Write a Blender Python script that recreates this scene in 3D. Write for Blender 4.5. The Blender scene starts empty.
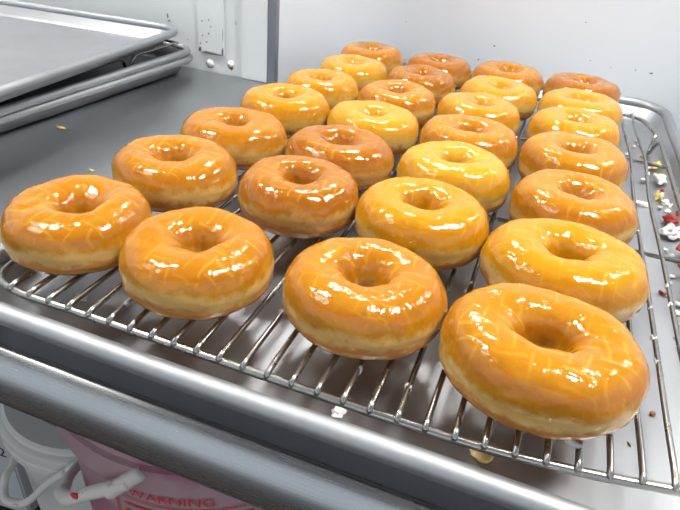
import bpy, bmesh, math, random
from mathutils import Vector, Matrix, noise

# Working unit in this script: centimetres, with the wire rack's top at z = 0.
# The floor lies 93 cm below it; everything is turned into metres on output.
S = 0.01
ZF = -93.0
scene = bpy.context.scene
COL = scene.collection
PI = math.pi

def V(x, y, z):
    return Vector((x * S, y * S, (z - ZF) * S))

# ---------------------------------------------------------------- materials
def new_mat(name):
    m = bpy.data.materials.new(name)
    m.use_nodes = True
    nt = m.node_tree
    return m, nt, nt.nodes['Principled BSDF']

def N(nt, typ, **kw):
    n = nt.nodes.new(typ)
    for k, v in kw.items():
        if k.startswith('i_'):
            n.inputs[k[2:].replace('_', ' ')].default_value = v
        else:
            setattr(n, k, v)
    return n

def ramp(nt, stops, interp='LINEAR'):
    r = nt.nodes.new('ShaderNodeValToRGB')
    r.color_ramp.interpolation = interp
    e = r.color_ramp.elements
    while len(e) < len(stops):
        e.new(0.5)
    for k, (p, c) in enumerate(stops):
        e[k].position = p
        e[k].color = c if len(c) == 4 else (c[0], c[1], c[2], 1)
    return r

def math_node(nt, op, a, b=None, clamp=False):
    n = nt.nodes.new('ShaderNodeMath')
    n.operation = op
    n.use_clamp = clamp
    for i, v in enumerate((a, b)):
        if v is None:
            continue
        if isinstance(v, (int, float)):
            n.inputs[i].default_value = v
        else:
            nt.links.new(v, n.inputs[i])
    return n.outputs[0]

def mix_col(nt, fac, a, b):
    n = nt.nodes.new('ShaderNodeMix')
    n.data_type = 'RGBA'
    for sock, v in ((n.inputs[0], fac), (n.inputs[6], a), (n.inputs[7], b)):
        if isinstance(v, (int, float)):
            sock.default_value = v
        elif isinstance(v, tuple):
            sock.default_value = (v[0], v[1], v[2], 1)
        else:
            nt.links.new(v, sock)
    return n.outputs[2]

def metal(name, col, rough, var=0.12, scale=30, stretch=(1, 1, 1), bump=0.05, col2=None, metallic=1.0, aniso=0.0):
    m, nt, b = new_mat(name)
    tc = N(nt, 'ShaderNodeTexCoord')
    mp = N(nt, 'ShaderNodeMapping')
    mp.inputs['Scale'].default_value = stretch
    nt.links.new(tc.outputs['Object'], mp.inputs[0])
    n1 = N(nt, 'ShaderNodeTexNoise', i_Scale=scale, i_Detail=6.0, i_Roughness=0.6)
    nt.links.new(mp.outputs[0], n1.inputs['Vector'])
    n2 = N(nt, 'ShaderNodeTexNoise', i_Scale=9.0, i_Detail=4.0)
    nt.links.new(tc.outputs['Object'], n2.inputs['Vector'])
    c2 = col2 or tuple(c * (1 - 2 * var) for c in col)
    r = ramp(nt, [(0.35, c2), (0.65, col)])
    nt.links.new(n2.outputs[0], r.inputs[0])
    nt.links.new(r.outputs[0], b.inputs['Base Color'])
    rr = math_node(nt, 'ADD', rough - 0.1, math_node(nt, 'MULTIPLY', n1.outputs[0], 0.2))
    nt.links.new(rr, b.inputs['Roughness'])
    b.inputs['Metallic'].default_value = metallic
    b.inputs['Anisotropic'].default_value = aniso
    if bump:
        bp = N(nt, 'ShaderNodeBump')
        bp.inputs['Strength'].default_value = bump
        bp.inputs['Distance'].default_value = 0.0006
        nt.links.new(n1.outputs[0], bp.inputs['Height'])
        nt.links.new(bp.outputs[0], b.inputs['Normal'])
    return m

def plain(name, col, rough=0.5, spots=None, spot_scale=40, thr=0.7, bump=0.0, bscale=60, sss=0, trans=0, coat=0, metallic=0):
    m, nt, b = new_mat(name)
    b.inputs['Roughness'].default_value = rough
    b.inputs['Base Color'].default_value = (*col, 1)
    b.inputs['Metallic'].default_value = metallic
    tc = N(nt, 'ShaderNodeTexCoord')
    n0 = N(nt, 'ShaderNodeTexNoise', i_Scale=spot_scale, i_Detail=5.0)
    nt.links.new(tc.outputs['Object'], n0.inputs['Vector'])
    if spots:
        r = ramp(nt, [(thr, (0, 0, 0)), (thr + 0.05, (1, 1, 1))])
        nt.links.new(n0.outputs[0], r.inputs[0])
        nb = N(nt, 'ShaderNodeTexNoise', i_Scale=4.0, i_Detail=3.0)
        nt.links.new(tc.outputs['Object'], nb.inputs['Vector'])
        base = mix_col(nt, nb.outputs[0], tuple(c * 0.93 for c in col), col)
        nt.links.new(mix_col(nt, r.outputs[0], base, spots), b.inputs['Base Color'])
    if bump:
        n1 = N(nt, 'ShaderNodeTexNoise', i_Scale=bscale, i_Detail=3.0)
        nt.links.new(tc.outputs['Object'], n1.inputs['Vector'])
        bp = N(nt, 'ShaderNodeBump')
        bp.inputs['Strength'].default_value = bump
        bp.inputs['Distance'].default_value = 0.001
        nt.links.new(n1.outputs[0], bp.inputs['Height'])
        nt.links.new(bp.outputs[0], b.inputs['Normal'])
    if sss:
        b.inputs['Subsurface Weight'].default_value = sss
        b.inputs['Subsurface Radius'].default_value = (0.006, 0.004, 0.003)
    if trans:
        b.inputs['Transmission Weight'].default_value = trans
    if coat:
        b.inputs['Coat Weight'].default_value = coat
        b.inputs['Coat Roughness'].default_value = 0.08
    return m

def donut_mat(name, top, mid, pale, low):
    """Fried dough under a clear sugar glaze; colours are those of the crust."""
    m, nt, b = new_mat(name)
    tc = N(nt, 'ShaderNodeTexCoord')
    oi = N(nt, 'ShaderNodeObjectInfo')
    add = N(nt, 'ShaderNodeVectorMath', operation='ADD')
    sc = N(nt, 'ShaderNodeVectorMath', operation='SCALE')
    comb = N(nt, 'ShaderNodeCombineXYZ')
    nt.links.new(math_node(nt, 'MULTIPLY', oi.outputs['Random'], 37.0), comb.inputs[0])
    nt.links.new(math_node(nt, 'MULTIPLY', oi.outputs['Random'], 91.0), comb.inputs[1])
    nt.links.new(tc.outputs['Object'], sc.inputs[0])
    sc.inputs['Scale'].default_value = 100.0
    nt.links.new(sc.outputs[0], add.inputs[0])
    nt.links.new(comb.outputs[0], add.inputs[1])
    P = add.outputs[0]                       # centimetres + offset per doughnut
    big = N(nt, 'ShaderNodeTexNoise', i_Scale=0.28, i_Detail=3.0, i_Roughness=0.55)
    nt.links.new(P, big.inputs['Vector'])
    fine = N(nt, 'ShaderNodeTexNoise', i_Scale=1.7, i_Detail=6.0, i_Roughness=0.65)
    nt.links.new(P, fine.inputs['Vector'])
    sep = N(nt, 'ShaderNodeSeparateXYZ')
    nt.links.new(sc.outputs[0], sep.inputs[0])
    zz = math_node(nt, 'DIVIDE', sep.outputs['Z'], 3.85)
    zz = math_node(nt, 'ADD', zz, math_node(nt, 'MULTIPLY', math_node(nt, 'SUBTRACT', big.outputs[0], 0.5), 0.38))
    zz = math_node(nt, 'ADD', zz, math_node(nt, 'MULTIPLY', math_node(nt, 'SUBTRACT', fine.outputs[0], 0.5), 0.30))
    r = ramp(nt, [(0.0, low), (0.30, low), (0.38, pale), (0.49, pale), (0.60, mid), (0.78, top), (1.0, mid)])
    nt.links.new(zz, r.inputs[0])
    # lighter criss-cross marks left by the proofing screen
    warp = N(nt, 'ShaderNodeTexNoise', i_Scale=0.6, i_Detail=1.0)
    nt.links.new(P, warp.inputs['Vector'])
    wv = N(nt, 'ShaderNodeVectorMath', operation='SCALE')
    nt.links.new(warp.outputs[1], wv.inputs[0]); wv.inputs['Scale'].default_value = 0.8
    wp = N(nt, 'ShaderNodeVectorMath', operation='ADD')
    nt.links.new(P, wp.inputs[0]); nt.links.new(wv.outputs[0], wp.inputs[1])
    s2 = N(nt, 'ShaderNodeSeparateXYZ')
    nt.links.new(wp.outputs[0], s2.inputs[0])
    def lines(sock, per, width):
        f = math_node(nt, 'FRACT', math_node(nt, 'DIVIDE', sock, per))
        d = math_node(nt, 'ABSOLUTE', math_node(nt, 'SUBTRACT', f, 0.5))
        return math_node(nt, 'SUBTRACT', 1.0, math_node(nt, 'DIVIDE', d, width), True)
    chk = N(nt, 'ShaderNodeTexChecker', i_Scale=0.62)
    nt.links.new(wp.outputs[0], chk.inputs['Vector'])
    lx = math_node(nt, 'MULTIPLY', lines(s2.outputs[0], 0.85, 0.16), chk.outputs['Fac'])
    ly = math_node(nt, 'MULTIPLY', lines(s2.outputs[1], 0.85, 0.16), math_node(nt, 'SUBTRACT', 1.0, chk.outputs['Fac']))
    mk = N(nt, 'ShaderNodeTexNoise', i_Scale=0.35, i_Detail=1.0)
    nt.links.new(P, mk.inputs['Vector'])
    mr = ramp(nt, [(0.40, (0.15, 0.15, 0.15)), (0.58, (1, 1, 1))])
    nt.links.new(mk.outputs[0], mr.inputs[0])
    ln = math_node(nt, 'MULTIPLY', math_node(nt, 'MAXIMUM', lx, ly), mr.outputs[0])
    zm = math_node(nt, 'MULTIPLY', math_node(nt, 'SUBTRACT', zz, 0.55), 3.0, True)
    ln = math_node(nt, 'MULTIPLY', math_node(nt, 'MULTIPLY', ln, zm), 0.22)
    c1 = mix_col(nt, ln, r.outputs[0], (0.95, 0.55, 0.09))
    # darker toasted freckles
    fr = ramp(nt, [(0.60, (0, 0, 0)), (0.76, (1, 1, 1))])
    nt.links.new(fine.outputs[0], fr.inputs[0])
    c2 = mix_col(nt, math_node(nt, 'MULTIPLY', fr.outputs[0], 0.35), c1, tuple(v * 0.55 for v in top))
    nt.links.new(c2, b.inputs['Base Color'])
    b.inputs['Roughness'].default_value = 0.5
    b.inputs['Specular IOR Level'].default_value = 0.0
    b.inputs['Subsurface Weight'].default_value = 0.12
    b.inputs['Subsurface Radius'].default_value = (0.008, 0.004, 0.001)
    b.inputs['Coat Weight'].default_value = 1.0
    b.inputs['Coat Roughness'].default_value = 0.03
    b.inputs['Coat IOR'].default_value = 1.5
    gl = N(nt, 'ShaderNodeTexNoise', i_Scale=1.5, i_Detail=3.0, i_Roughness=0.55)
    nt.links.new(P, gl.inputs['Vector'])
    bp = N(nt, 'ShaderNodeBump')
    bp.inputs['Strength'].default_value = 0.6
    bp.inputs['Distance'].default_value = 0.0013
    nt.links.new(gl.outputs[0], bp.inputs['Height'])
    nt.links.new(bp.outputs[0], b.inputs['Coat Normal'])
    bp2 = N(nt, 'ShaderNodeBump')
    bp2.inputs['Strength'].default_value = 0.5
    bp2.inputs['Distance'].default_value = 0.0008
    nt.links.new(fine.outputs[0], bp2.inputs['Height'])
    nt.links.new(bp2.outputs[0], b.inputs['Normal'])
    return m

def dk(*cs):
    return [tuple(v * 0.62 for v in c) for c in cs]
LOW = (0.66, 0.27, 0.05)
DM = {
    'orange': donut_mat('glazed_dough_orange', *dk((0.61, 0.205, 0.008), (0.72, 0.30, 0.014), (0.95, 0.57, 0.17), LOW)),
    'brown':  donut_mat('glazed_dough_brown', *dk((0.52, 0.155, 0.008), (0.62, 0.235, 0.014), (0.90, 0.50, 0.15), LOW)),
    'amber':  donut_mat('glazed_dough_amber', *dk((0.74, 0.29, 0.007), (0.81, 0.38, 0.012), (0.96, 0.60, 0.18), LOW)),
    'yellow': donut_mat('glazed_dough_yellow', *dk((0.82, 0.37, 0.014), (0.88, 0.46, 0.03), (0.97, 0.64, 0.20), LOW)),
}
M_PAN = metal('sheet_pan_aluminium', (0.50, 0.51, 0.53), 0.42, 0.06, 60, (1, 1, 1), 0.08)
M_RIM = metal('rolled_aluminium', (0.42, 0.435, 0.45), 0.56, 0.06, 120, (1, 1, 1), 0.08)
M_WIRE = metal('chromed_wire', (0.40, 0.39, 0.37), 0.27, 0.08, 15, (1, 1, 1), 0.0)
M_TABLE = metal('brushed_steel', (0.46, 0.48, 0.50), 0.32, 0.06, 40, (1, 18, 18), 0.03)
M_EDGE = metal('brushed_steel_edge', (0.42, 0.43, 0.44), 0.28, 0.06, 40, (1, 22, 22), 0.04)
M_DARKW = metal('black_shelf_wire', (0.10, 0.10, 0.11), 0.35, 0.1)
M_WALLA = plain('painted_sheet_steel', (0.70, 0.73, 0.74), 0.45, (0.30, 0.24, 0.17), 70, 0.735, 0.5, 55)
M_WALLB = plain('smooth_painted_panel', (0.70, 0.735, 0.78), 0.35, (0.30, 0.30, 0.30), 38, 0.755, 0.06, 20)
M_STRIP = plain('grey_panel_edge', (0.22, 0.24, 0.27), 0.4, metallic=0.4)
M_FLOOR = plain('dark_quarry_tile', (0.06, 0.045, 0.04), 0.5, (0.10, 0.09, 0.08), 12, 0.6)
M_CEIL = plain('ceiling_paint', (0.85, 0.86, 0.87), 0.8)
M_RUST = plain('rust_stain', (0.20, 0.13, 0.08), 0.9)
M_GRIME = plain('dark_grime', (0.14, 0.15, 0.15), 0.9)
M_BOLT = plain('painted_bolt_head', (0.78, 0.78, 0.76), 0.3)
M_WHITEP = plain('white_bucket_plastic', (0.60, 0.60, 0.58), 0.42, (0.40, 0.38, 0.34), 26, 0.68, sss=0.1)
M_PINKP = plain('pink_stained_plastic', (0.42, 0.27, 0.30), 0.38, (0.34, 0.15, 0.21), 9, 0.56, sss=0.1)
M_HAND = plain('dirty_white_plastic', (0.62, 0.60, 0.56), 0.5, (0.36, 0.33, 0.28), 60, 0.62)
M_STRAPRED = plain('red_icing_smear', (0.55, 0.02, 0.05), 0.4)
M_RED = plain('red_label_print', (0.60, 0.02, 0.03), 0.5)
M_BOX = plain('white_carton', (0.42, 0.43, 0.45), 0.7)
M_BLACK = plain('black_print', (0.02, 0.02, 0.02), 0.6)
M_ICING = plain('dried_white_glaze', (0.88, 0.88, 0.86), 0.4, sss=0.2, coat=0.3)
M_CLEAR = plain('translucent_glaze', (0.80, 0.80, 0.78), 0.15, trans=0.5, coat=0.6)
M_YELC = plain('yellow_crumb', (0.85, 0.66, 0.22), 0.6)
M_REDC = plain('red_cake_crumb', (0.28, 0.02, 0.015), 0.6, bump=0.8)
M_TANC = plain('tan_glaze_flake', (0.68, 0.48, 0.20), 0.35, coat=0.4)
M_SEED = plain('brown_crumb', (0.38, 0.14, 0.03), 0.5)

# ---------------------------------------------------------------- mesh helpers
def obj(name, bm, mat, parent=None, smooth=True, normals=True):
    if normals:
        bmesh.ops.recalc_face_normals(bm, faces=bm.faces)
    me = bpy.data.meshes.new(name)
    bm.to_mesh(me); bm.free()
    me.materials.append(mat)
    if smooth:
        for p in me.polygons:
            p.use_smooth = True
    o = bpy.data.objects.new(name, me)
    COL.objects.link(o)
    if parent is not None:
        o.parent = parent
    return o

def sharp(o, ang=40):
    """flat shading across hard corners"""
    o.data.set_sharp_from_angle(angle=math.radians(ang))
    return o

def tag(o, label=None, cat=None, group=None, kind=None):
    for k, v in (('label', label), ('category', cat), ('group', group), ('kind', kind)):
        if v:
            o[k] = v
    return o

def thing(name, loc, label, cat, group=None, rz=0):
    o = bpy.data.objects.new(name, None)
    o.empty_display_size = 0.05
    COL.objects.link(o)
    o.location = V(*loc); o.rotation_euler = (0, 0, rz)
    return tag(o, label, cat, group)

def lc(x, y, z):
    """local offset in metres"""
    return Vector((x * S, y * S, z * S))

def box(bm, x0, x1, y0, y1, z0, z1, bev=0.0):
    r = bmesh.ops.create_cube(bm, size=1.0)
    for v in r['verts']:
        v.co = lc((x0 + x1) / 2 + v.co.x * (x1 - x0), (y0 + y1) / 2 + v.co.y * (y1 - y0), (z0 + z1) / 2 + v.co.z * (z1 - z0))
    if bev:
        es = list({e for v in r['verts'] for e in v.link_edges})
        bmesh.ops.bevel(bm, geom=es, offset=bev * S, segments=3, affect='EDGES')

def catmull(pts, n=6, closed=False):
    P = [Vector(p) for p in pts]; out = []
    L = len(P)
    rng = range(L) if closed else range(L - 1)
    for i in rng:
        if closed:
            a, b, c, d = P[(i - 1) % L], P[i], P[(i + 1) % L], P[(i + 2) % L]
        else:
            a, b, c, d = P[max(i - 1, 0)], P[i], P[i + 1], P[min(i + 2, L - 1)]
        for k in range(n):
            t = k / n
            out.append(0.5 * ((2 * b) + (c - a) * t + (2 * a - 5 * b + 4 * c - d) * t * t + (3 * b - a - 3 * c + d) * t ** 3))
    if not closed:
        out.append(P[-1])
    return out

def tube(bm, pts, r, seg=10, closed=False, flat=1.0, rf=None):
    """sweep a ring along pts (cm, local)"""
    pts = [Vector(p) for p in pts]
    n = len(pts); rings = []
    up = Vector((0, 0, 1)); prev = None
    for i, p in enumerate(pts):
        if closed:
            t = pts[(i + 1) % n] - pts[i - 1]
        else:
            t = pts[min(i + 1, n - 1)] - pts[max(i - 1, 0)]
        t.normalize()
        if prev is None:
            a = up if abs(t.z) < 0.9 else Vector((1, 0, 0))
            u = t.cross(a).normalized()
        else:
            u = (prev - t * prev.dot(t)).normalized()
        prev = u
        w = u.cross(t)
        rr = r if rf is None else rf(i / (n - 1))
        ring = []
        for k in range(seg):
            a = 2 * PI * k / seg
            q = p + u * (math.cos(a) * rr) + w * (math.sin(a) * rr * flat)
            ring.append(bm.verts.new(lc(*q)))
        rings.append(ring)
    m = n if closed else n - 1
    for i in range(m):
        A, B = rings[i], rings[(i + 1) % n]
        for k in range(seg):
            bm.faces.new((A[k], A[(k + 1) % seg], B[(k + 1) % seg], B[k]))
    if not closed:
        bm.faces.new(rings[0]); bm.faces.new(list(reversed(rings[-1])))

def lathe(bm, prof, seg=64, cx=0, cy=0, closed=False):
    rings = []
    for (r, z) in prof:
        if r < 1e-4:
            rings.append([bm.verts.new(lc(cx, cy, z))]); continue
        rings.append([bm.verts.new(lc(cx + r * math.cos(2 * PI * k / seg), cy + r * math.sin(2 * PI * k / seg), z)) for k in range(seg)])
    pr = list(zip(rings, rings[1:])) + ([(rings[-1], rings[0])] if closed else [])
    for A, B in pr:
        for k in range(seg):
            a0, a1 = A[k % len(A)], A[(k + 1) % len(A)]
            b0, b1 = B[k % len(B)], B[(k + 1) % len(B)]
            vs = []
            for v in (a0, a1, b1, b0):
                if v not in vs:
                    vs.append(v)
            if len(vs) > 2:
                bm.faces.new(vs)

def rrect(x0, x1, y0, y1, rad, n=8):
    out = []
    for (cx, cy, a0) in ((x1 - rad, y1 - rad, 0), (x0 + rad, y1 - rad, 90), (x0 + rad, y0 + rad, 180), (x1 - rad, y0 + rad, 270)):
        for k in range(n + 1):
            a = math.radians(a0 + 90 * k / n)
            out.append((cx + rad * math.cos(a), cy + rad * math.sin(a)))
    return out

def pan_body(x0, x1, y0, y1, h, slope, rad):
    """Sheet pan shell: thin pressed floor, filleted sloping sides, turned-out lip."""
    bm = bmesh.new()
    t = 0.12
    inner = [(slope + 0.9, t), (slope + 0.35, t + 0.08), (slope + 0.05, t + 0.4), (0.65, h - 0.35), (0.5, h - 0.1), (0.3, h)]
    outer = [(0.3 + .1, h - t), (0.62, h - 0.25), (0.78, h - 0.5), (slope + 0.15, 0.35), (slope + 0.45, 0.06), (slope + 0.9, 0.0)]
    loops = []
    for (ins, z) in inner + outer:
        pts = rrect(x0 + ins, x1 - ins, y0 + ins, y1 - ins, max(rad - ins * 0.75, 0.8))
        loops.append([bm.verts.new(lc(a, b, z)) for a, b in pts])
    n = len(loops[0])
    for A, B in zip(loops, loops[1:]):
        for k in range(n):
            bm.faces.new((A[k], A[(k + 1) % n], B[(k + 1) % n], B[k]))
    bm.faces.new(loops[0]); bm.faces.new(list(reversed(loops[-1])))
    return bm

def pan_rim(x0, x1, y0, y1, h, rad, r=0.5, wob=0.0, seed=0):
    bm = bmesh.new()
    pts = []
    base = rrect(x0 + r, x1 - r, y0 + r, y1 - r, rad - r, 10)
    full = []
    for i, p in enumerate(base):
        q = base[(i + 1) % len(base)]
        d = math.hypot(q[0] - p[0], q[1] - p[1])
        k = max(1, int(d / 2.5))
        for j in range(k):
            full.append((p[0] + (q[0] - p[0]) * j / k, p[1] + (q[1] - p[1]) * j / k))
    for a, b in full:
        z = h - r * 0.75 + wob * noise.noise(Vector((a * 0.08, b * 0.08, seed)))
        pts.append((a, b, z))
    tube(bm, pts, r, 14, closed=True)
    return bm

def sheet_pan(loc, rz, x0, x1, y0, y1, h, slope, rad, label, group=None, rimr=0.5, wob=0.0):
    t = thing('sheet_pan', loc, label, 'baking tray', group, rz)
    b = obj('pan_body', pan_body(x0, x1, y0, y1, h, slope, rad), M_PAN, t)
    sharp(b, 60)
    obj('rolled_rim', pan_rim(x0, x1, y0, y1, h, rad, rimr, wob, loc[1]), M_RIM, t)
    return t

# ---------------------------------------------------------------- setting
def struct(name, bm, mat, loc=(0, 0, 0), parent=None, smooth=False):
    o = obj(name, bm, mat, parent, smooth)
    if parent is None:
        o.location = V(*loc)
        o['kind'] = 'structure'
    return o

bm = bmesh.new(); box(bm, -260, 260, -160, 300, -4, 0)
struct('floor', bm, M_FLOOR, (0, 0, ZF))
bm = bmesh.new(); box(bm, -260, 260, -160, 300, 0, 4)
struct('ceiling', bm, M_CEIL, (0, 0, 160))
bm = bmesh.new()                                     # back panel, coved round to meet the left panel
cr = [(-36.5, 76.4), (-36.5, 78.5)] + [(-36.5 + 14.5 * (1 - math.cos(math.radians(a))), 78.7 + 14.5 * math.sin(math.radians(a))) for a in range(5, 91, 5)] + [(200, 93.2), (200, 96.2)]
cr += [(-22, 96.2), (-33, 92.5), (-37.6, 84), (-37.6, 76.4)]
lo = [bm.verts.new(lc(x, y, 0)) for x, y in cr]; hi = [bm.verts.new(lc(x, y, 93 + 45)) for x, y in cr]
for k in range(len(cr)):
    n = (k + 1) % len(cr)
    bm.faces.new((lo[k], lo[n], hi[n], hi[k]))
bm.faces.new(lo); bm.faces.new(list(reversed(hi)))
sharp(struct('wall_back', bm, M_WALLB, (0, 0, ZF), None, True))
bm = bmesh.new(); box(bm, -220, -37.6, 0, 2.6, 0, 93 + 45)
struct('wall_left', bm, M_WALLA, (0, 75.6, ZF))
# grey steel channel closing the end of the left panel
bm = bmesh.new(); box(bm, -37.6, -36.35, -0.25, 0.9, 0, 93 + 45, 0.06)
struct('trim_1', bm, M_STRIP, (0, 75.6, ZF))
# flat welded cover strips on the left panel
bm = bmesh.new(); box(bm, -48.7, -44.4, -0.25, 0.0, 93 - 0.4, 93 + 45, 0.1)
struct('trim_2', bm, M_WALLA, (0, 75.6, ZF))
bm = bmesh.new(); box(bm, -41.6, -37.6, -0.45, 0.0, 93 - 3.0, 93 + 45, 0.15)
struct('trim_3', bm, M_WALLA, (0, 75.6, ZF))

def blob(bm, c, sx, sy, sz, seed=0, amp=0.25, sub=2, rz=0.0):
    r = bmesh.ops.create_icosphere(bm, subdivisions=sub, radius=1.0)
    cr, sr = math.cos(rz), math.sin(rz)
    for v in r['verts']:
        f = 1 + amp * noise.noise(v.co * 1.3 + Vector((seed * 3.7, seed * 1.3, seed)))
        x, y, z = v.co.x * sx * f, v.co.y * sy * f, v.co.z * sz * f
        v.co = lc(c[0] + x * cr - y * sr, c[1] + x * sr + y * cr, c[2] + z)

# grime marks and rust dots that sit on the panels
rnd = random.Random(4)
def stain(name, wallobj, x, y, z, sx, sz, mat, seed):
    bm = bmesh.new(); blob(bm, (0, 0, 0), sx, 0.03, sz, seed, 0.8, 2)
    return obj(name, bm, mat, None), (x, y, z)
def on_wall(wall, items, name):
    for (x, z, sx, sz, mat, y) in items:
        o, p = stain(name, wall, x, y, z, sx, sz, mat, rnd.random() * 9)
        o.parent = wall
        o.matrix_parent_inverse = Matrix.Identity(4)
        o.location = V(*p) - wall.location
WL = bpy.data.objects['wall_left']; T2 = bpy.data.objects['trim_2']; WB = bpy.data.objects['wall_back']
on_wall(T2, [(-46.6, -0.25, 1.75, 0.16, M_GRIME, 75.33), (-48.4, 0.1, 0.22, 0.35, M_GRIME, 75.33), (-44.7, 0.2, 0.15, 0.5, M_GRIME, 75.33),
             (-47.9, 2.0, 0.09, 0.10, M_RUST, 75.34), (-46.9, 2.4, 0.09, 0.13, M_RUST, 75.34), (-47.3, 1.2, 0.13, 0.09, M_RUST, 75.34),
             (-46.5, 3.4, 0.09, 0.08, M_RUST, 75.34), (-47.9, 4.0, 0.13, 0.1, M_GRIME, 75.34), (-46.8, 4.3, 0.1, 0.08, M_GRIME, 75.34),
             (-48.3, 0.9, 0.12, 0.12, M_RUST, 75.34), (-47.4, -0.1, 0.1, 0.08, M_RUST, 75.34), (-44.6, 2.6, 0.05, 0.9, M_GRIME, 75.34)], 'stain')
on_wall(WL, [(-53.8, 3.8, 0.10, 0.32, M_RUST, 75.58), (-53.6, 3.2, 0.2, 0.1, M_RUST, 75.58), (-42.6, 4.4, 0.06, 0.25, M_GRIME, 75.58),
             (-47.0, -1.9, 0.5, 0.55, M_RUST, 75.59), (-43.6, -1.6, 0.38, 0.55, M_RUST, 75.59), (-50.6, 1.0, 0.08, 0.08, M_RUST, 75.58)], 'stain')
on_wall(WB, [(-8.7, 3.5, 0.14, 0.12, M_GRIME, 93.18), (-22.7, 5.0, 0.1, 0.07, M_GRIME, 93.18),
             (13.4, 3.2, 0.22, 0.09, M_GRIME, 93.18), (11.3, 3.3, 0.07, 0.07, M_GRIME, 93.18), (-8.7, 0.6, 0.1, 0.08, M_RUST, 93.18),
             (-10.6, 1.2, 0.15, 0.09, M_RUST, 93.18), (3.0, 8.5, 0.1, 0.07, M_GRIME, 93.18), 
             (5.1, 3.6, 0.1, 0.06, M_GRIME, 93.18), (8.0, 3.1, 0.07, 0.06, M_GRIME, 93.18)], 'stain')
# two domed bolts at the foot of the left panel
for (x, z, r) in ((-46.9, -1.75, 0.55), (-43.5, -1.3, 0.42)):
    bm = bmesh.new()
    lathe(bm, [(r * 1.15, 0), (r * 1.1, 0.06), (r, 0.1), (r * 0.93, 0.22), (r * 0.7, 0.36), (r * 0.35, 0.44), (0, 0.46)], 24)
    b = obj('bolt', bm, M_BOLT, WL)
    b.rotation_euler = (PI / 2, 0, 0)
    b.location = V(x, 75.6, z) - WL.location

# ---------------------------------------------------------------- steel table
tb = thing('work_table', (0, 0, ZF), 'grey brushed steel work table with rounded front edge under all the trays', 'table')
TZ = 93 - 3.0                                        # top surface height in cm
bm = bmesh.new(); box(bm, -150, 95, 18.1, 75.35, TZ - 0.3, TZ)
sharp(obj('tabletop', bm, M_TABLE, tb, False))
bm = bmesh.new()                                    # rolled bull-nose edge
prof = []
for k in range(25):
    a = math.radians(115 + 190 * k / 24)
    prof.append((18.1 + 2.72 * 0.4226 + 2.72 * math.cos(a), TZ - 2.72 * 0.906 + 2.72 * math.sin(a)))
R0 = []
for x in (-150, 95):
    R0.append([bm.verts.new(lc(x, y, z)) for y, z in prof])
for k in range(len(prof) - 1):
    bm.faces.new((R0[0][k], R0[0][k + 1], R0[1][k + 1], R0[1][k]))
eo = obj('front_edge', bm, M_EDGE, tb)
sm = eo.modifiers.new('thickness', 'SOLIDIFY'); sm.thickness = 0.0012; sm.offset = -1
for (x, y) in ((-144, 24), (88, 24), (-144, 70), (88, 70)):
    bm = bmesh.new(); tube(bm, [(x, y, 0), (x, y, TZ - 0.3)], 2.0, 20)
    obj('leg', bm, M_EDGE, tb)
bm = bmesh.new(); box(bm, -146, 90, 23.5, 25.0, TZ - 3.8, TZ - 0.3); box(bm, -146, 90, 71, 72.5, TZ - 3.8, TZ - 0.3)
sharp(obj('underframe', bm, M_EDGE, tb, False))

# ---------------------------------------------------------------- main sheet pan and rack
PX0, PX1, PY0, PY1 = -31.4, 17.0, 17.75, 92.6
sheet_pan((0, 0, -2.99), 0, PX0, PX1, PY0, PY1, 2.55, 2.2, 5.0,
          'large aluminium sheet pan holding the wire rack of doughnuts', None, 0.62, 0.12)

rack = thing('cooling_rack', (0, 0, -2.85), 'chromed wire cooling rack carrying the glazed doughnuts', 'cooling rack')
RZ = 2.85                                           # rack top above its own base
WR = 0.17
def fy(x):                                          # front rail bows back slightly at its right end
    return 20.0 + (0.0 if x < -3 else 0.0085 * (x + 3) ** 2)
zf = RZ - 2 * WR - 0.2
XL, XR, YB = -28.7, 14.2, 83.2
frame = []
# front rail, left to right
for x in (-26.2, -22, -16, -10, -3, 2, 6, 9.5, 11.6):
    frame.append((x, fy(x), zf))
frame += [(13.2, fy(13) + 0.3, zf), (14.0, fy(13.5) + 1.6, zf), (XR, 25.5, zf), (XR, 27, zf - 0.2), (XR - 0.3, 27.7, -0 + 0.3), (XR - 0.3, 28.4, 0.3), (XR, 29.2, zf - 0.2), (XR, 30.5, zf), (XR, 44, zf), (XR, 60, zf), (XR, 73.0, zf), (XR, 74.3, zf - 0.1),
          (XR - 0.4, 75.0, 0.9), (XR - 0.5, 75.6, 0.28), (XR - 0.4, 76.1, 0.9), (XR - 0.3, 76.9, zf - 0.1), (XR - 0.6, 79.0, zf), (XR - 1.3, 81.6, zf), (XR - 2.6, YB, zf), (8, YB + 0.1, zf), (0, YB + 0.1, zf), (-15, YB, zf), (-26.4, YB, zf),
          (-28.1, 82.2, zf), (XL, 80.3, zf), (XL, 77.3, zf - 0.1), (XL + 0.3, 76.1, 0.9), (XL + 0.4, 75.6, 0.3), (XL + 0.3, 75.1, 0.9), (XL, 74.0, zf - 0.1), (XL, 60, zf), (XL, 44, zf), (XL, 30.5, zf), (XL, 29.2, zf - 0.2),
          (XL + 0.3, 28.4, 0.3), (XL + 0.3, 27.7, 0.3), (XL, 27, zf - 0.2), (XL, 25, zf), (XL, 22.4, zf), (-28.1, 20.7, zf)]
bm = bmesh.new(); tube(bm, catmull(frame, 5, True), 0.25, 12, closed=True)
obj('frame', bm, M_WIRE, rack)
for y in (44.4, 65.6):
    bm = bmesh.new(); tube(bm, [(XL, y, zf - 0.02), (XR, y, zf - 0.02)], 0.17, 10)
    obj('crossbar', bm, M_WIRE, rack)
xs = [-26.5 + 1.404 * k for k in range(28)]         # -26.5 .. 11.4
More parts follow.
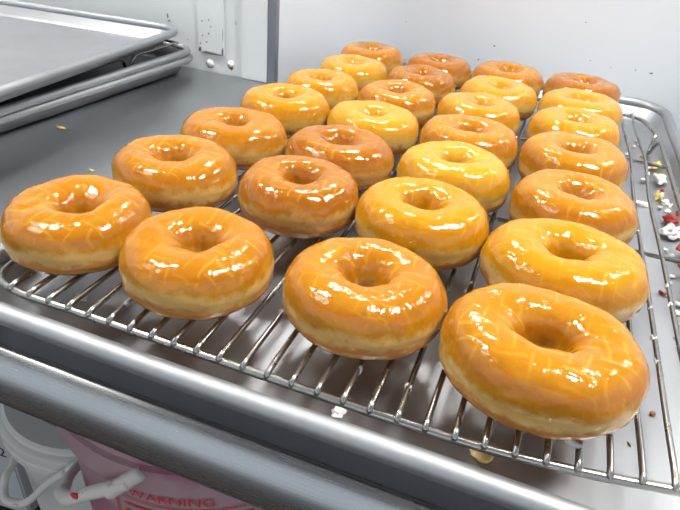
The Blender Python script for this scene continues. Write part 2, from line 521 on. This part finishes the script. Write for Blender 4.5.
for i, x in enumerate(xs):
    bm = bmesh.new()
    y0 = fy(x) - 0.05
    sag = 0.0
    pts = [(x, y0, zf + 0.1), (x, y0 + 0.45, RZ - WR - 0.02)]
    for y in (26, 35, 44.4, 55, 65.6, 75):
        pts.append((x + 0.10 * noise.noise(Vector((i * 1.7, y * 0.1, 0))) + (0.35 if (i > 25 and y == 65.6) else 0), y, RZ - WR))
    yb = YB - (0.0 if x < 10 else (x - 10) * 0.35)
    pts += [(x, yb - 0.5, RZ - WR - 0.02), (x, yb + 0.05, zf + 0.1)]
    tube(bm, catmull(pts, 3), WR, 8)
    obj('wire', bm, M_WIRE, rack)
# glaze that has dripped and set on the wires
rd = random.Random(12)
drops = [(9.9, 30.3), (10.1, 32.6), (9.9, 35.9), (10.0, 38.5), (10.0, 41.0), (10.05, 51.0), (10.0, 47.3), (-15.27, 22.6), (-15.27, 24.6), (-12.46, 28.7), (-11.06, 29.3), (-11.06, 31.2), (-9.65, 32.6),
         (-5.4, 22.2), (-2.6, 22.0), (-11.06, 24.8), (-1.2, 29.6), (-1.2, 33.2), (11.3, 39.4), (11.4, 37.0), (-19.5, 21.5), (1.7, 31), (1.6, 33.6), (-5.4, 24), (0.2, 44), (11.4, 27.5)]
for k, (x, y) in enumerate(drops):
    x = min(xs, key=lambda q: abs(q - x))
    bm = bmesh.new()
    blob(bm, (x + rd.uniform(-.05, .05), y, RZ - WR - 0.02), rd.uniform(.16, .22), rd.uniform(.25, .55), rd.uniform(.17, .22), k, 0.6, 2)
    obj('glaze_drop', bm, M_ICING if k % 2 else M_CLEAR, rack)
for k, x in enumerate(xs):                           # weld blobs at the front rail
    bm = bmesh.new(); blob(bm, (x, fy(x), zf + 0.12), 0.2, 0.2, 0.2, k, 0.3, 1)
    obj('weld', bm, M_WIRE, rack)

# ---------------------------------------------------------------- doughnuts
def sg(a, e):
    return math.copysign(abs(a) ** e, a)

def doughnut_bm(seed, sx, sy, sz, hole=1.0, nth=112, nph=56):
    bm = bmesh.new()
    rings = []
    Ro, ri0, H, ze = 4.65, 0.85, 3.85, 1.68
    hx = 0.35 * noise.noise(Vector((seed * 5.1, 1.3, 0)))
    hy = 0.25 * noise.noise(Vector((seed * 3.3, 7.1, 0)))
    for i in range(nth):
        th = 2 * PI * i / nth
        ct, st = math.cos(th), math.sin(th)
        w1 = noise.noise(Vector((ct * 0.9 + seed * 11.7, st * 0.9, seed)))
        w2 = noise.noise(Vector((ct * 1.6 + seed * 4.7, st * 1.6, seed + 50)))
        ri = (ri0 * hole) * (1 + 0.38 * w2)
        top = H * (1 + 0.045 * w1)
        ring = []
        for j in range(nph):
            ph = 2 * PI * j / nph
            u = sg(math.cos(ph), 0.84 if math.cos(ph) > 0 else 0.72); w = math.sin(ph)
            a = (Ro - ri) / 2
            r = ri + a + a * u
            z = ze + (top - ze) * sg(w, 0.86) if w > 0 else ze + ze * sg(w, 0.80)
            x, y = r * ct, r * st
            # shallow crease round the pale proof line
            if u > 0:
                d = (z - 1.45 - 0.25 * w2) / 0.16
                k = 1 - 0.022 * math.exp(-d * d) * (1 + 0.8 * w1) * u
                x *= k; y *= k
            lump = 0.10 * noise.noise(Vector((x * 0.45 + seed * 9, y * 0.45, z * 0.5))) + 0.05 * noise.noise(Vector((x * 1.1, y * 1.1 + seed * 5, z * 1.2)))
            nx, ny, nz = math.cos(ph) * ct, math.cos(ph) * st, math.sin(ph)
            if nz < -0.75:
                lump = 0
            x += nx * lump; y += ny * lump; z += nz * lump
            x += hx * max(0, -u); y += hy * max(0, -u)
            ring.append(bm.verts.new(lc(x * sx, y * sy, max(z, 0) * sz)))
        rings.append(ring)
    for i in range(nth):
        A, B = rings[i], rings[(i + 1) % nth]
        for j in range(nph):
            bm.faces.new((A[j], B[j], B[(j + 1) % nph], A[(j + 1) % nph]))
    return bm

DON = [
 # x, y, sx, sy, sz, tone, hole, tilt (x, y), label
 (3.16, 25.05, 1.100, 0.980, 1.034, 'orange', 1.15, (0, 0), 'largest glazed doughnut, at the near right corner of the rack'),
 (-6.67, 26.2, 1.021, 0.959, 0.933, 'orange', 1.0, (0, 0), 'orange glazed doughnut in the nearest row, second from the right'),
 (-16.75, 24.87, 0.970, 0.964, 0.940, 'orange', 1.0, (0, 0), 'orange glazed doughnut in the nearest row, third from the right'),
 (-25.71, 25.20, 0.956, 0.984, 0.925, 'orange', 1.1, (0, 0), 'glazed doughnut at the near left corner of the rack, cut by the photo edge'),
 (3.92, 34.41, 1.103, 0.980, 0.989, 'amber', 1.0, (0, 0), 'wide amber glazed doughnut directly behind the largest one on the right'),
 (-5.78, 36.22, 1.022, 0.953, 1.003, 'amber', 0.95, (0, 0), 'light amber glazed doughnut in the second row, second from the right'),
 (-15.07, 35.83, 0.969, 0.938, 0.957, 'brown', 1.0, (0, 0), 'darker brown glazed doughnut in the second row, third from the right'),
 (-24.92, 34.69, 1.037, 0.965, 0.934, 'orange', 0.9, (0, 0), 'glazed doughnut at the left end of the second row'),
 (4.30, 43.88, 1.009, 1.000, 1.002, 'orange', 0.9, (0, 0), 'orange glazed doughnut at the right end of the third row'),
 (-5.27, 45.02, 1.001, 0.941, 1.020, 'yellow', 0.9, (0, 0), 'yellow glazed doughnut in the third row, second from the right'),
 (-15.06, 44.42, 1.021, 0.907, 0.929, 'brown', 0.95, (0, 0), 'browned glazed doughnut in the third row, third from the right'),
 (-24.94, 43.68, 1.045, 0.962, 0.914, 'orange', 0.8, (0, 0), 'golden glazed doughnut at the left end of the third row'),
 (3.98, 53.21, 1.014, 0.997, 1.052, 'orange', 0.9, (0, 0), 'orange glazed doughnut at the right end of the fourth row'),
 (-5.49, 53.76, 1.018, 0.939, 0.964, 'orange', 0.8, (0, 0), 'oval looking orange glazed doughnut in the fourth row, second from the right'),
 (-14.80, 52.94, 0.985, 0.928, 0.947, 'yellow', 0.6, (0, 0), 'yellow glazed doughnut with a small hole in the fourth row, third from the right'),
 (-24.07, 52.57, 0.988, 0.951, 0.989, 'amber', 0.75, (0, 0), 'lumpy amber glazed doughnut at the left end of the fourth row'),
 (3.87, 62.43, 0.980, 0.978, 1.017, 'amber', 0.8, (0, 0), 'amber glazed doughnut at the right end of the fifth row'),
 (-5.99, 62.56, 0.968, 0.953, 0.971, 'amber', 0.7, (0, 0), 'golden glazed doughnut in the fifth row, second from the right'),
 (-14.86, 61.64, 0.934, 0.943, 0.971, 'orange', 0.9, (0, 0), 'orange glazed doughnut in the fifth row, third from the right'),
 (-23.68, 61.41, 0.919, 0.948, 0.926, 'amber', 0.8, (0, 0), 'golden glazed doughnut at the left end of the fifth row'),
 (4.41, 71.52, 1.012, 0.975, 0.974, 'yellow', 0.8, (0, 0), 'pale yellow glazed doughnut at the right end of the sixth row'),
 (-4.98, 71.44, 0.990, 0.964, 0.951, 'yellow', 0.8, (0, 0), 'pale yellow glazed doughnut in the sixth row, second from the right'),
 (-14.35, 70.49, 0.917, 0.960, 0.949, 'brown', 0.8, (0, 0), 'reddish brown glazed doughnut in the sixth row, third from the right'),
 (-23.03, 70.33, 0.945, 0.970, 0.932, 'yellow', 0.8, (0, 0), 'pale golden glazed doughnut at the left end of the sixth row'),
 (4.47, 80.68, 1.011, 0.987, 0.947, 'brown', 0.9, (0, 0), 'dark brown glazed doughnut at the far right corner of the rack'),
 (-4.94, 80.53, 1.008, 0.983, 0.922, 'orange', 0.9, (0, 0), 'golden orange glazed doughnut in the farthest row, second from the right'),
 (-14.07, 79.54, 0.946, 0.982, 0.912, 'brown', 0.8, (0, 0), 'brown glazed doughnut in the farthest row, third from the right'),
 (-23.52, 79.43, 0.940, 0.983, 0.919, 'orange', 0.9, (0, 0), 'glazed doughnut at the far left corner of the rack, topmost in the photo'),
]
for k, (x, y, sx, sy, sz, tone, hole, tilt, label) in enumerate(DON):
    far = y > 48
    o = obj('glazed_doughnut', doughnut_bm(k * 1.37 + 0.6, sx, sy, sz, hole, 80 if far else 128, 40 if far else 64), DM[tone])
    o.location = V(x, y, 0.0)
    tag(o, label, 'doughnut', 'glazed doughnuts on the cooling rack')
# bead of clear glaze hanging under the second doughnut
for (x, y, p) in ((-7.4, 22.5, 1), (5.4, 21.5, 0)):
    bm = bmesh.new(); blob(bm, (0, 0, 0.1), 0.42, 0.22, 0.2, x, 0.4, 2)
    d = [q for q in COL.objects if q.get('label') == DON[p][8]][0]
    o = obj('glaze_drip', bm, M_CLEAR, d); o.location = V(x, y, 0.12) - d.location
    o['label'] = 'hanging bead of set glaze'

# ---------------------------------------------------------------- crumbs
def crumb(name, x, y, z, sx, sy, sz, mat, label, group=None, seed=1, amp=0.9, rz=0.0, cat='crumb'):
    bm = bmesh.new(); blob(bm, (0, 0, 0), sx, sy, sz, seed, amp, 3 if sx > 0.3 else 2, rz)
    zmin = min(v.co.z for v in bm.verts)
    for v in bm.verts:
        v.co.z -= zmin
    o = obj(name, bm, mat); o.location = V(x, y, z)
    return tag(o, label, cat, group)
PF = -2.87
crumb('glaze_flake', 1.7, 21.7, PF, 0.62, 0.45, 0.2, M_TANC, 'tan glaze flake between rack front and tray rim, under the largest doughnut', cat='flake', seed=3)
crumb('glaze_flake', -6.0, 21.2, PF, 0.35, 0.45, 0.2, M_ICING, 'white glaze flake lying by the front rail of the rack', cat='flake', seed=5)
crumb('glaze_flake', -24.9, 23.4, PF, 0.45, 0.35, 0.08, M_ICING, 'flat white glaze spot on the tray under the nearest left doughnut', cat='flake', seed=6)
crumb('glaze_flake', -27.5, 21.9, PF, 0.45, 0.18, 0.05, M_ICING, 'thin white glaze smear at the tray front left corner', cat='flake', seed=7)
crumb('glaze_flake', -47.8, 46.5, -3.0, 0.55, 0.3, 0.1, M_TANC, 'yellow tan flake alone on the steel table beside the stacked pans', cat='flake', seed=8)
crumb('glaze_flake', -37.8, 39.5, -3.0, 0.3, 0.15, 0.06, M_TANC, 'tiny yellow flake on the table left of the doughnuts', cat='flake', seed=9)
crumb('cake_crumb', 10.5, 28.9, PF, 0.20, 0.13, 0.12, M_SEED, 'brown oval crumb on the tray right of the largest doughnut', seed=2, amp=0.3, rz=0.4)
crumb('cake_crumb', 9.1, 25.9, PF, 0.05, 0.14, 0.05, M_SEED, 'tiny dark speck on the tray near the front right of the rack', seed=4, rz=0.5)
crumb('cake_crumb', 14.1, 56.6, PF + .1, 0.62, 0.7, 0.4, M_REDC, 'largest dark red crumb on the tray right edge', seed=11, amp=0.5)
crumb('cake_crumb', 15.0, 58.0, PF + .3, 0.42, 0.38, 0.3, M_REDC, 'dark red crumb touching the largest red one behind it', seed=12, amp=1.0)
for k, (x, y, s) in enumerate(((14.9, 48.6, .75), (14.4, 46.7, .6), (14.8, 44.8, .7), (14.5, 50.4, .55), (14.2, 43.2, .5), (15.0, 51.9, .4))):
    crumb('cake_crumb', x, y, PF + .25, s, s * 1.1, s * 0.55, M_REDC, 'dark red crumb in the cluster at the right edge of the photo', 'red crumbs by the tray side', 13 + k, 0.6)
crumb('cake_crumb', 12.3, 43.0, PF, 0.32, 0.14, 0.1, M_REDC, 'thin dark red crumb under the middle crossbar', seed=31, rz=-0.6)
crumb('cake_crumb', 14.3, 64.6, PF, 0.17, 0.17, 0.15, M_REDC, 'tiny dark red speck beside the white sugar clump', seed=32)
crumb('cake_crumb', 14.1, 71.2, PF, 0.42, 0.45, 0.3, M_YELC, 'yellow star shaped crumb at the far right corner of the tray', seed=33, amp=1.5)
crumb('cake_crumb', 13.7, 62.4, PF, 0.32, 0.8, 0.3, M_YELC, 'long pale yellow crumb on the right of the tray', seed=34, amp=1.0)
crumb('cake_crumb', 12.9, 74.6, PF, 0.25, 0.25, 0.2, M_YELC, 'small yellow crumb next to the rack foot at far right', seed=35)
crumb('cake_crumb', 15.2, 46.0, PF + .7, 0.35, 0.4, 0.3, M_YELC, 'small yellow crumb on top of the red crumb cluster', seed=36)
crumb('sugar_clump', 14.1, 66.9, PF, 0.6, 0.9, 0.3, M_ICING, 'white sugar clump behind the long yellow crumb', seed=37, amp=1.3)
crumb('sugar_clump', 13.9, 53.6, PF + .1, 0.75, 0.95, 0.35, M_ICING, 'white sugar clump in front of the largest red crumb', seed=38, amp=1.3)
crumb('sugar_clump', 12.0, 59.6, PF, 0.6, 0.25, 0.15, M_ICING, 'thin white sugar smear left of the outer rack wire', seed=39, amp=1.3)
rc = random.Random(5)
small = [(13.3, 70.6), (13.0, 68.6), (12.5, 66.2), (14.5, 62.0), (14.2, 61.2), (14.8, 60.6), (13.6, 59.6), (14.3, 59.2), (14.2, 63.9), (13.3, 50.4), (13.6, 49.6), (13.4, 41.8), (13.0, 40.6), (13.2, 39.2),
         (12.7, 37.4), (13.0, 36.0), (12.6, 80.0), (12.2, 77.5), (12.9, 79.0), (11.2, 74.2), (14.9, 55.0), (13.3, 46.0), (12.8, 34.0), (13.0, 44.8)]
for k, (x, y) in enumerate(small):
    s = rc.uniform(0.14, 0.34)
    crumb('sugar_crumb', x, y, PF, s, s * rc.uniform(.8, 1.6), s * 0.6, M_ICING, 'tiny white sugar crumb scattered along the right side of the tray',
          'white sugar crumbs on the tray', 50 + k, 1.2)

# ---------------------------------------------------------------- stacked pans on the left
def L(px):
    return px
# each is placed by its right back corner
def stacked(corner, rz, z, label, h=2.5):
    return sheet_pan((corner[0], corner[1], z), rz, -46, 0, -66, 0, h, 1.7, 3.6, label, 'empty sheet pans stacked on the left of the table', 0.5)
stacked((-47.7, 74.9), math.radians(-2.6), -2.99, 'bottom sheet pan of the stack on the left, lying on the steel table')
stacked((-48.1, 75.0), math.radians(-1.4), -1.95, 'middle sheet pan of the stack, nested in the bottom one with a rack inside', 2.4)
stacked((-48.4, 72.4), math.radians(4.4), 1.42, 'empty top sheet pan of the stack, turned slightly against the others', 2.1)

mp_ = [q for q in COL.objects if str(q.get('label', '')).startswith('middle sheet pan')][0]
dark_shell = obj('dark_gap_shell', pan_body(-44.6, -1.0, -64.6, -1.0, 1.9, 1.4, 3.2), plain('near_black_gap_fill', (0.012, 0.013, 0.02), 0.4), mp_)  # near-black shell added to darken the gap under the top pan
dark_shell.location = (0, 0, 0.0013)
sharp(dark_shell, 60); dark_shell['label'] = 'near-black shell added to darken the pan gap'
sr = thing('cooling_rack', (-47.9, 74.2, -1.65), 'wire rack lying inside the middle pan of the left stack', 'cooling rack', rz=math.radians(-1.4))
RH = 2.82
f2 = [(-2.3, -3.2, RH), (-2.2, -8.5, RH), (-2.2, -11.0, RH - .1), (-2.5, -11.8, 1.4), (-2.6, -12.3, 0.2), (-2.5, -12.8, 1.4), (-2.2, -13.6, RH - .1), (-2.2, -15, RH), (-2.2, -35, RH), (-2.2, -52, RH), (-2.5, -53, 0.2), (-2.2, -54, RH), (-2.6, -60, RH), (-4.4, -61.8, RH), (-22, -62, RH),
      (-40, -61.8, RH), (-42.6, -60, RH), (-43, -54, RH), (-42.7, -53, 0.2), (-43, -52, RH), (-43, -14, RH), (-42.7, -12.5, 0.2), (-43, -11, RH), (-42.6, -3.4, RH), (-41, -1.9, RH), (-22, -1.8, RH), (-4.0, -1.8, RH)]
bm = bmesh.new(); tube(bm, catmull(f2, 5, True), 0.2, 10, closed=True)
obj('frame', bm, M_WIRE, sr)
for k in range(26):
    x = -5.5 - k * 1.4
    bm = bmesh.new(); tube(bm, [(x, -61.8, RH - .1), (x, -40, RH - .05), (x, -2.0, RH - .1)], 0.12, 6)
    obj('wire', bm, M_WIRE, sr)

# ---------------------------------------------------------------- under the table
SH = -85.0
bm = bmesh.new()
for k in range(62):
    x = -150 + k * 2.4
    tube(bm, [(x, 22, 8 - 0.2), (x, 80, 8 - 0.2)], 0.17, 6)
ws = obj('wire_shelf', bm, M_DARKW, tb)
ws['label'] = 'black wire lower shelf'
for y in (22, 36, 51, 66, 80):
    bm = bmesh.new(); tube(bm, [(-150, y, 8 - 0.65), (0, y, 8 - 0.65)], 0.3, 8)
    obj('crossbar', bm, M_DARKW, ws)

def bail(bm, pts, w=0.75, flat=0.45):
    tube(bm, catmull(pts, 8), w, 12, flat=flat)

def pail(loc, H, label, body_mat, lid, group=None, rt=14.3, rb=13.2, collar=True):
    t = thing('plastic_bucket', loc, label, 'bucket', group)
    bm = bmesh.new()
    th = 0.25
    pr = [(0, 0), (rb - 0.6, 0), (rb, 0.6), (rt - 0.25, H - 6.2)]
    if collar:
        pr += [(rt + 0.55, H - 5.5), (rt + 0.7, H - 5.3), (rt + 0.75, H - 2.6), (rt + 0.3, H - 2.5), (rt + 0.3, H - 1.4), (rt + 0.9, H - 1.3), (rt + 0.9, H - 0.3)]
    pr += [(rt + 0.5, H), (rt, H), (rt - th, H - 0.3), (rt - th - 0.3, H - 6), (rb - th, 1.0), (rb - 1, th), (0, th)]
    lathe(bm, pr, 96)
    sharp(obj('bucket_body', bm, body_mat, t), 35)
    if lid:
        bm = bmesh.new()
        r = rt + 1.25
        lathe(bm, [(0, H + .15), (r - 5.2, H + .45), (r - 4.9, H + .75), (r - 1.4, H + 1.0), (r - 1.0, H + .7), (r - 0.9, H + 0.1), (r - 0.3, H - 0.1), (r, H - 0.4), (r, H - 1.8), (r - .25, H - 2.1),
                   (r - .3, H - 2.3), (r - .05, H - 2.5), (r - .05, H - 3.6), (r - .35, H - 3.8), (r - .38, H - 2.2), (r - .4, H - .25), (0, H - .05)], 96)
        sharp(obj('lid', bm, M_WHITEP, t), 35)
    return t

# closed white bucket with its bail hanging down the front
b1 = pail((-54.2, 51.6, SH), 36.5, 'closed white plastic bucket with ridged lid under the table, left of the pink one', M_WHITEP, True, None, 13.7, 12.4, False)
def rel(o, pts):
    l = o.location / S
    return [(p[0] - l.x, p[1] - l.y, p[2] - ZF - l.z) for p in pts]
bm = bmesh.new()
bail(bm, rel(b1, [(-42.5, 43.5, -51.2), (-46.3, 38.7, -48.3), (-48.6, 37.0, -49.8), (-51.0, 36.1, -52.3), (-55.6, 35.3, -58.2), (-59.0, 34.9, -59.2), (-60.9, 36.2, -59.2), (-61.8, 37.6, -58.4), (-62.8, 39.9, -58.6), (-67.3, 46.0, -58.5), (-68.4, 53.5, -52.3)]), 0.62, 0.8)
obj('handle', bm, M_HAND, b1)

# pink stained bucket stacked on a plain white one
pail((-23.2, 36.9, SH), 33.6, 'plain white closed bucket standing beneath the pink bucket', M_WHITEP, True, None, 13.7, 12.4, False)
b2 = pail((-23.2, 36.9, SH + 34.62), 36.5, 'pink stained translucent bucket with white handle and red warning print', M_PINKP, False)
bm = bmesh.new()
bail(bm, rel(b2, [(-21.6, 21.5, -17.6), (-23.2, 21.0, -18.6), (-25.2, 20.9, -20.2), (-28.0, 21.2, -22.9), (-30.6, 22.6, -25.2), (-32.3, 24.3, -28.0), (-34.0, 26.2, -29.8), (-36.5, 29.3, -33.2), (-38.4, 32.3, -35.6), (-40.2, 37.5, -35.0), (-37, 47.0, -24), (-25, 53.3, -18)]), 0.62, 0.8)
hd = obj('handle', bm, M_HAND, b2); hd['label'] = 'white plastic carrying handle'
bm = bmesh.new()
k0 = Vector((-21.3, 21.9, -17.2)); k1 = Vector((-23.2, 20.8, -18.9))
tube(bm, rel(b2, [k0 + (k1 - k0) * t for t in (-0.25, -0.15, 0, .2, .4, .6, .8, 0.95, 1.0)]), 1, 16, rf=lambda t: 0.62 if 0.1 < t < 0.9 else 0.5)
obj('handle_grip', bm, M_HAND, b2)
bm = bmesh.new(); blob(bm, rel(b2, [(-26.3, 20.5, -20.7)])[0], 0.5, 0.22, 0.22, 3, 0.5, 2)
obj('red_smear', bm, M_STRAPRED, b2)

# red warning print wrapped round the bucket wall
RB = 14.2
def wrap(u, v, r=RB):
    """u cm along the wall from azimuth -91 deg, v cm down from the print's top edge"""
    a = math.radians(-96) + u / r
    z = (-19.7 - v) - (SH + 34.62)
    rr = r + 0.06 - 0.0385 * v
    return Vector((rr * math.cos(a) * S, rr * math.sin(a) * S, z * S))
def strip(bm, u0, u1, v0, v1, n=24):
    A = [bm.verts.new(wrap(u0 + (u1 - u0) * k / n, v0)) for k in range(n + 1)]
    B = [bm.verts.new(wrap(u0 + (u1 - u0) * k / n, v1)) for k in range(n + 1)]
    for k in range(n):
        bm.faces.new((A[k], A[k + 1], B[k + 1], B[k]))
bm = bmesh.new()
strip(bm, 0, 13, 0, 0.16); strip(bm, 0, 13, 9.0, 9.16); strip(bm, 0, 0.16, 0, 9.16, 1); strip(bm, 12.84, 13, 0, 9.16, 1)
strip(bm, 0.16, 12.84, 2.3, 2.42)
for v in (3.2, 4.2, 5.2, 6.2, 7.2):
    strip(bm, 0.8, 12.0, v, v + 0.22)
obj('warning_print', bm, M_RED, b2, False, False)['label'] = 'red framed warning print'

def text_mesh(body, size):
    cu = bpy.data.curves.new('txt', 'FONT'); cu.body = body; cu.size = size
    to = bpy.data.objects.new('txt', cu); COL.objects.link(to)
    bpy.context.view_layer.update()
    me = bpy.data.meshes.new_from_object(to.evaluated_get(bpy.context.evaluated_depsgraph_get()))
    bpy.data.objects.remove(to); bpy.data.curves.remove(cu)
    return me
me = text_mesh('WARNING', 1.5)
bm = bmesh.new(); bm.from_mesh(me); bpy.data.meshes.remove(me)
bmesh.ops.subdivide_edges(bm, edges=bm.edges, cuts=2)
for v in bm.verts:
    v.co = wrap(1.6 + v.co.x, 1.75 - v.co.y, RB + 0.03)
obj('warning_text', bm, M_RED, b2, False, False)

# carton at the far left, only its corner shows
cb = thing('storage_carton', (-84.5, 46, SH), 'white carton with black handwriting at the lower left under the table', 'box', rz=math.radians(6))
bm = bmesh.new(); box(bm, -13, 13, -2, 24, 0, 27, 0.3)
sharp(obj('carton_body', bm, M_BOX, cb))
for body, x, z, s in (('A', 9.2, 20.6, 3.4), ('12', 8.7, 16.6, 3.4)):
    me = text_mesh(body, s)
    bm = bmesh.new(); bm.from_mesh(me); bpy.data.meshes.remove(me)
    for v in bm.verts:
        v.co = lc(x + v.co.x, -2.05, z + v.co.y)
    obj('handwriting', bm, M_BLACK, cb, False, False)

# ---------------------------------------------------------------- lamps
def lamp_mat(name, strength, col=(1.0, 0.985, 0.95)):
    m, nt, b = new_mat(name)
    b.inputs['Base Color'].default_value = (0.9, 0.9, 0.9, 1)
    b.inputs['Emission Color'].default_value = (*col, 1)
    b.inputs['Emission Strength'].default_value = strength
    return m
def troffer(x, y, w, d, strength, label):
    t = thing('ceiling_light', (x, y, 152), label, 'ceiling light', 'fluorescent ceiling lights')
    bm = bmesh.new(); box(bm, -w / 2 - 2, w / 2 + 2, -d / 2 - 2, d / 2 + 2, 1, 8, 0.4)
    sharp(obj('housing', bm, M_CEIL, t))
    bm = bmesh.new(); box(bm, -w / 2, w / 2, -d / 2, d / 2, 0, 1.2)
    obj('diffuser', bm, lamp_mat('lamp_diffuser', strength), t, False)
troffer(-112, 48, 34, 26, 95, 'fluorescent ceiling light above and left of the stacked pans')
troffer(62, 42, 54, 24, 95, 'fluorescent ceiling light above and right of the doughnut tray')
troffer(-120, -35, 44, 60, 11, 'fluorescent ceiling light behind the camera on the left')
troffer(-45, 165, 36, 16, 70, 'fluorescent ceiling light beyond the back wall, left')
troffer(105, 160, 36, 20, 70, 'fluorescent ceiling light beyond the back wall, right')

w = bpy.data.worlds.new('room_surroundings'); scene.world = w
w.use_nodes = True
bg = w.node_tree.nodes['Background']
wn = w.node_tree
tcw = wn.nodes.new('ShaderNodeTexCoord'); spw = wn.nodes.new('ShaderNodeSeparateXYZ')
wn.links.new(tcw.outputs['Generated'], spw.inputs[0])
rw = ramp(wn, [(0.40, (0.16, 0.16, 0.165)), (0.52, (0.80, 0.87, 0.94))])      # dim lower room, bright upper room
wn.links.new(math_node(wn, 'ADD', math_node(wn, 'MULTIPLY', spw.outputs[2], 0.5), 0.5), rw.inputs[0])
wn.links.new(rw.outputs[0], bg.inputs[0])
bg.inputs[1].default_value = 1.05

# ---------------------------------------------------------------- camera
cam = bpy.data.cameras.new('camera')
cam.sensor_width = 36.0
cam.lens = 578.639 / 680 * 36.0
cam.clip_start = 0.01
co = bpy.data.objects.new('camera', cam)
COL.objects.link(co)
rt = Vector((0.9326476800914101, 0.35119474139712836, 0.08264719254224645))
dn = Vector((0.2526045487384091, -0.4720671547843913, -0.8445966749463523))
fw = Vector((-0.2576028858083226, 0.8085881862782647, -0.5289857259269389))
M = Matrix((rt, -dn, -fw)).transposed().to_4x4()
M.translation = V(0, 0, 21.028)
co.matrix_world = M
scene.camera = co

scene.view_settings.view_transform = 'Standard'
scene.view_settings.look = 'None'
scene.view_settings.exposure = 0.0
scene.view_settings.gamma = 1.0
scene.view_settings.use_curve_mapping = False
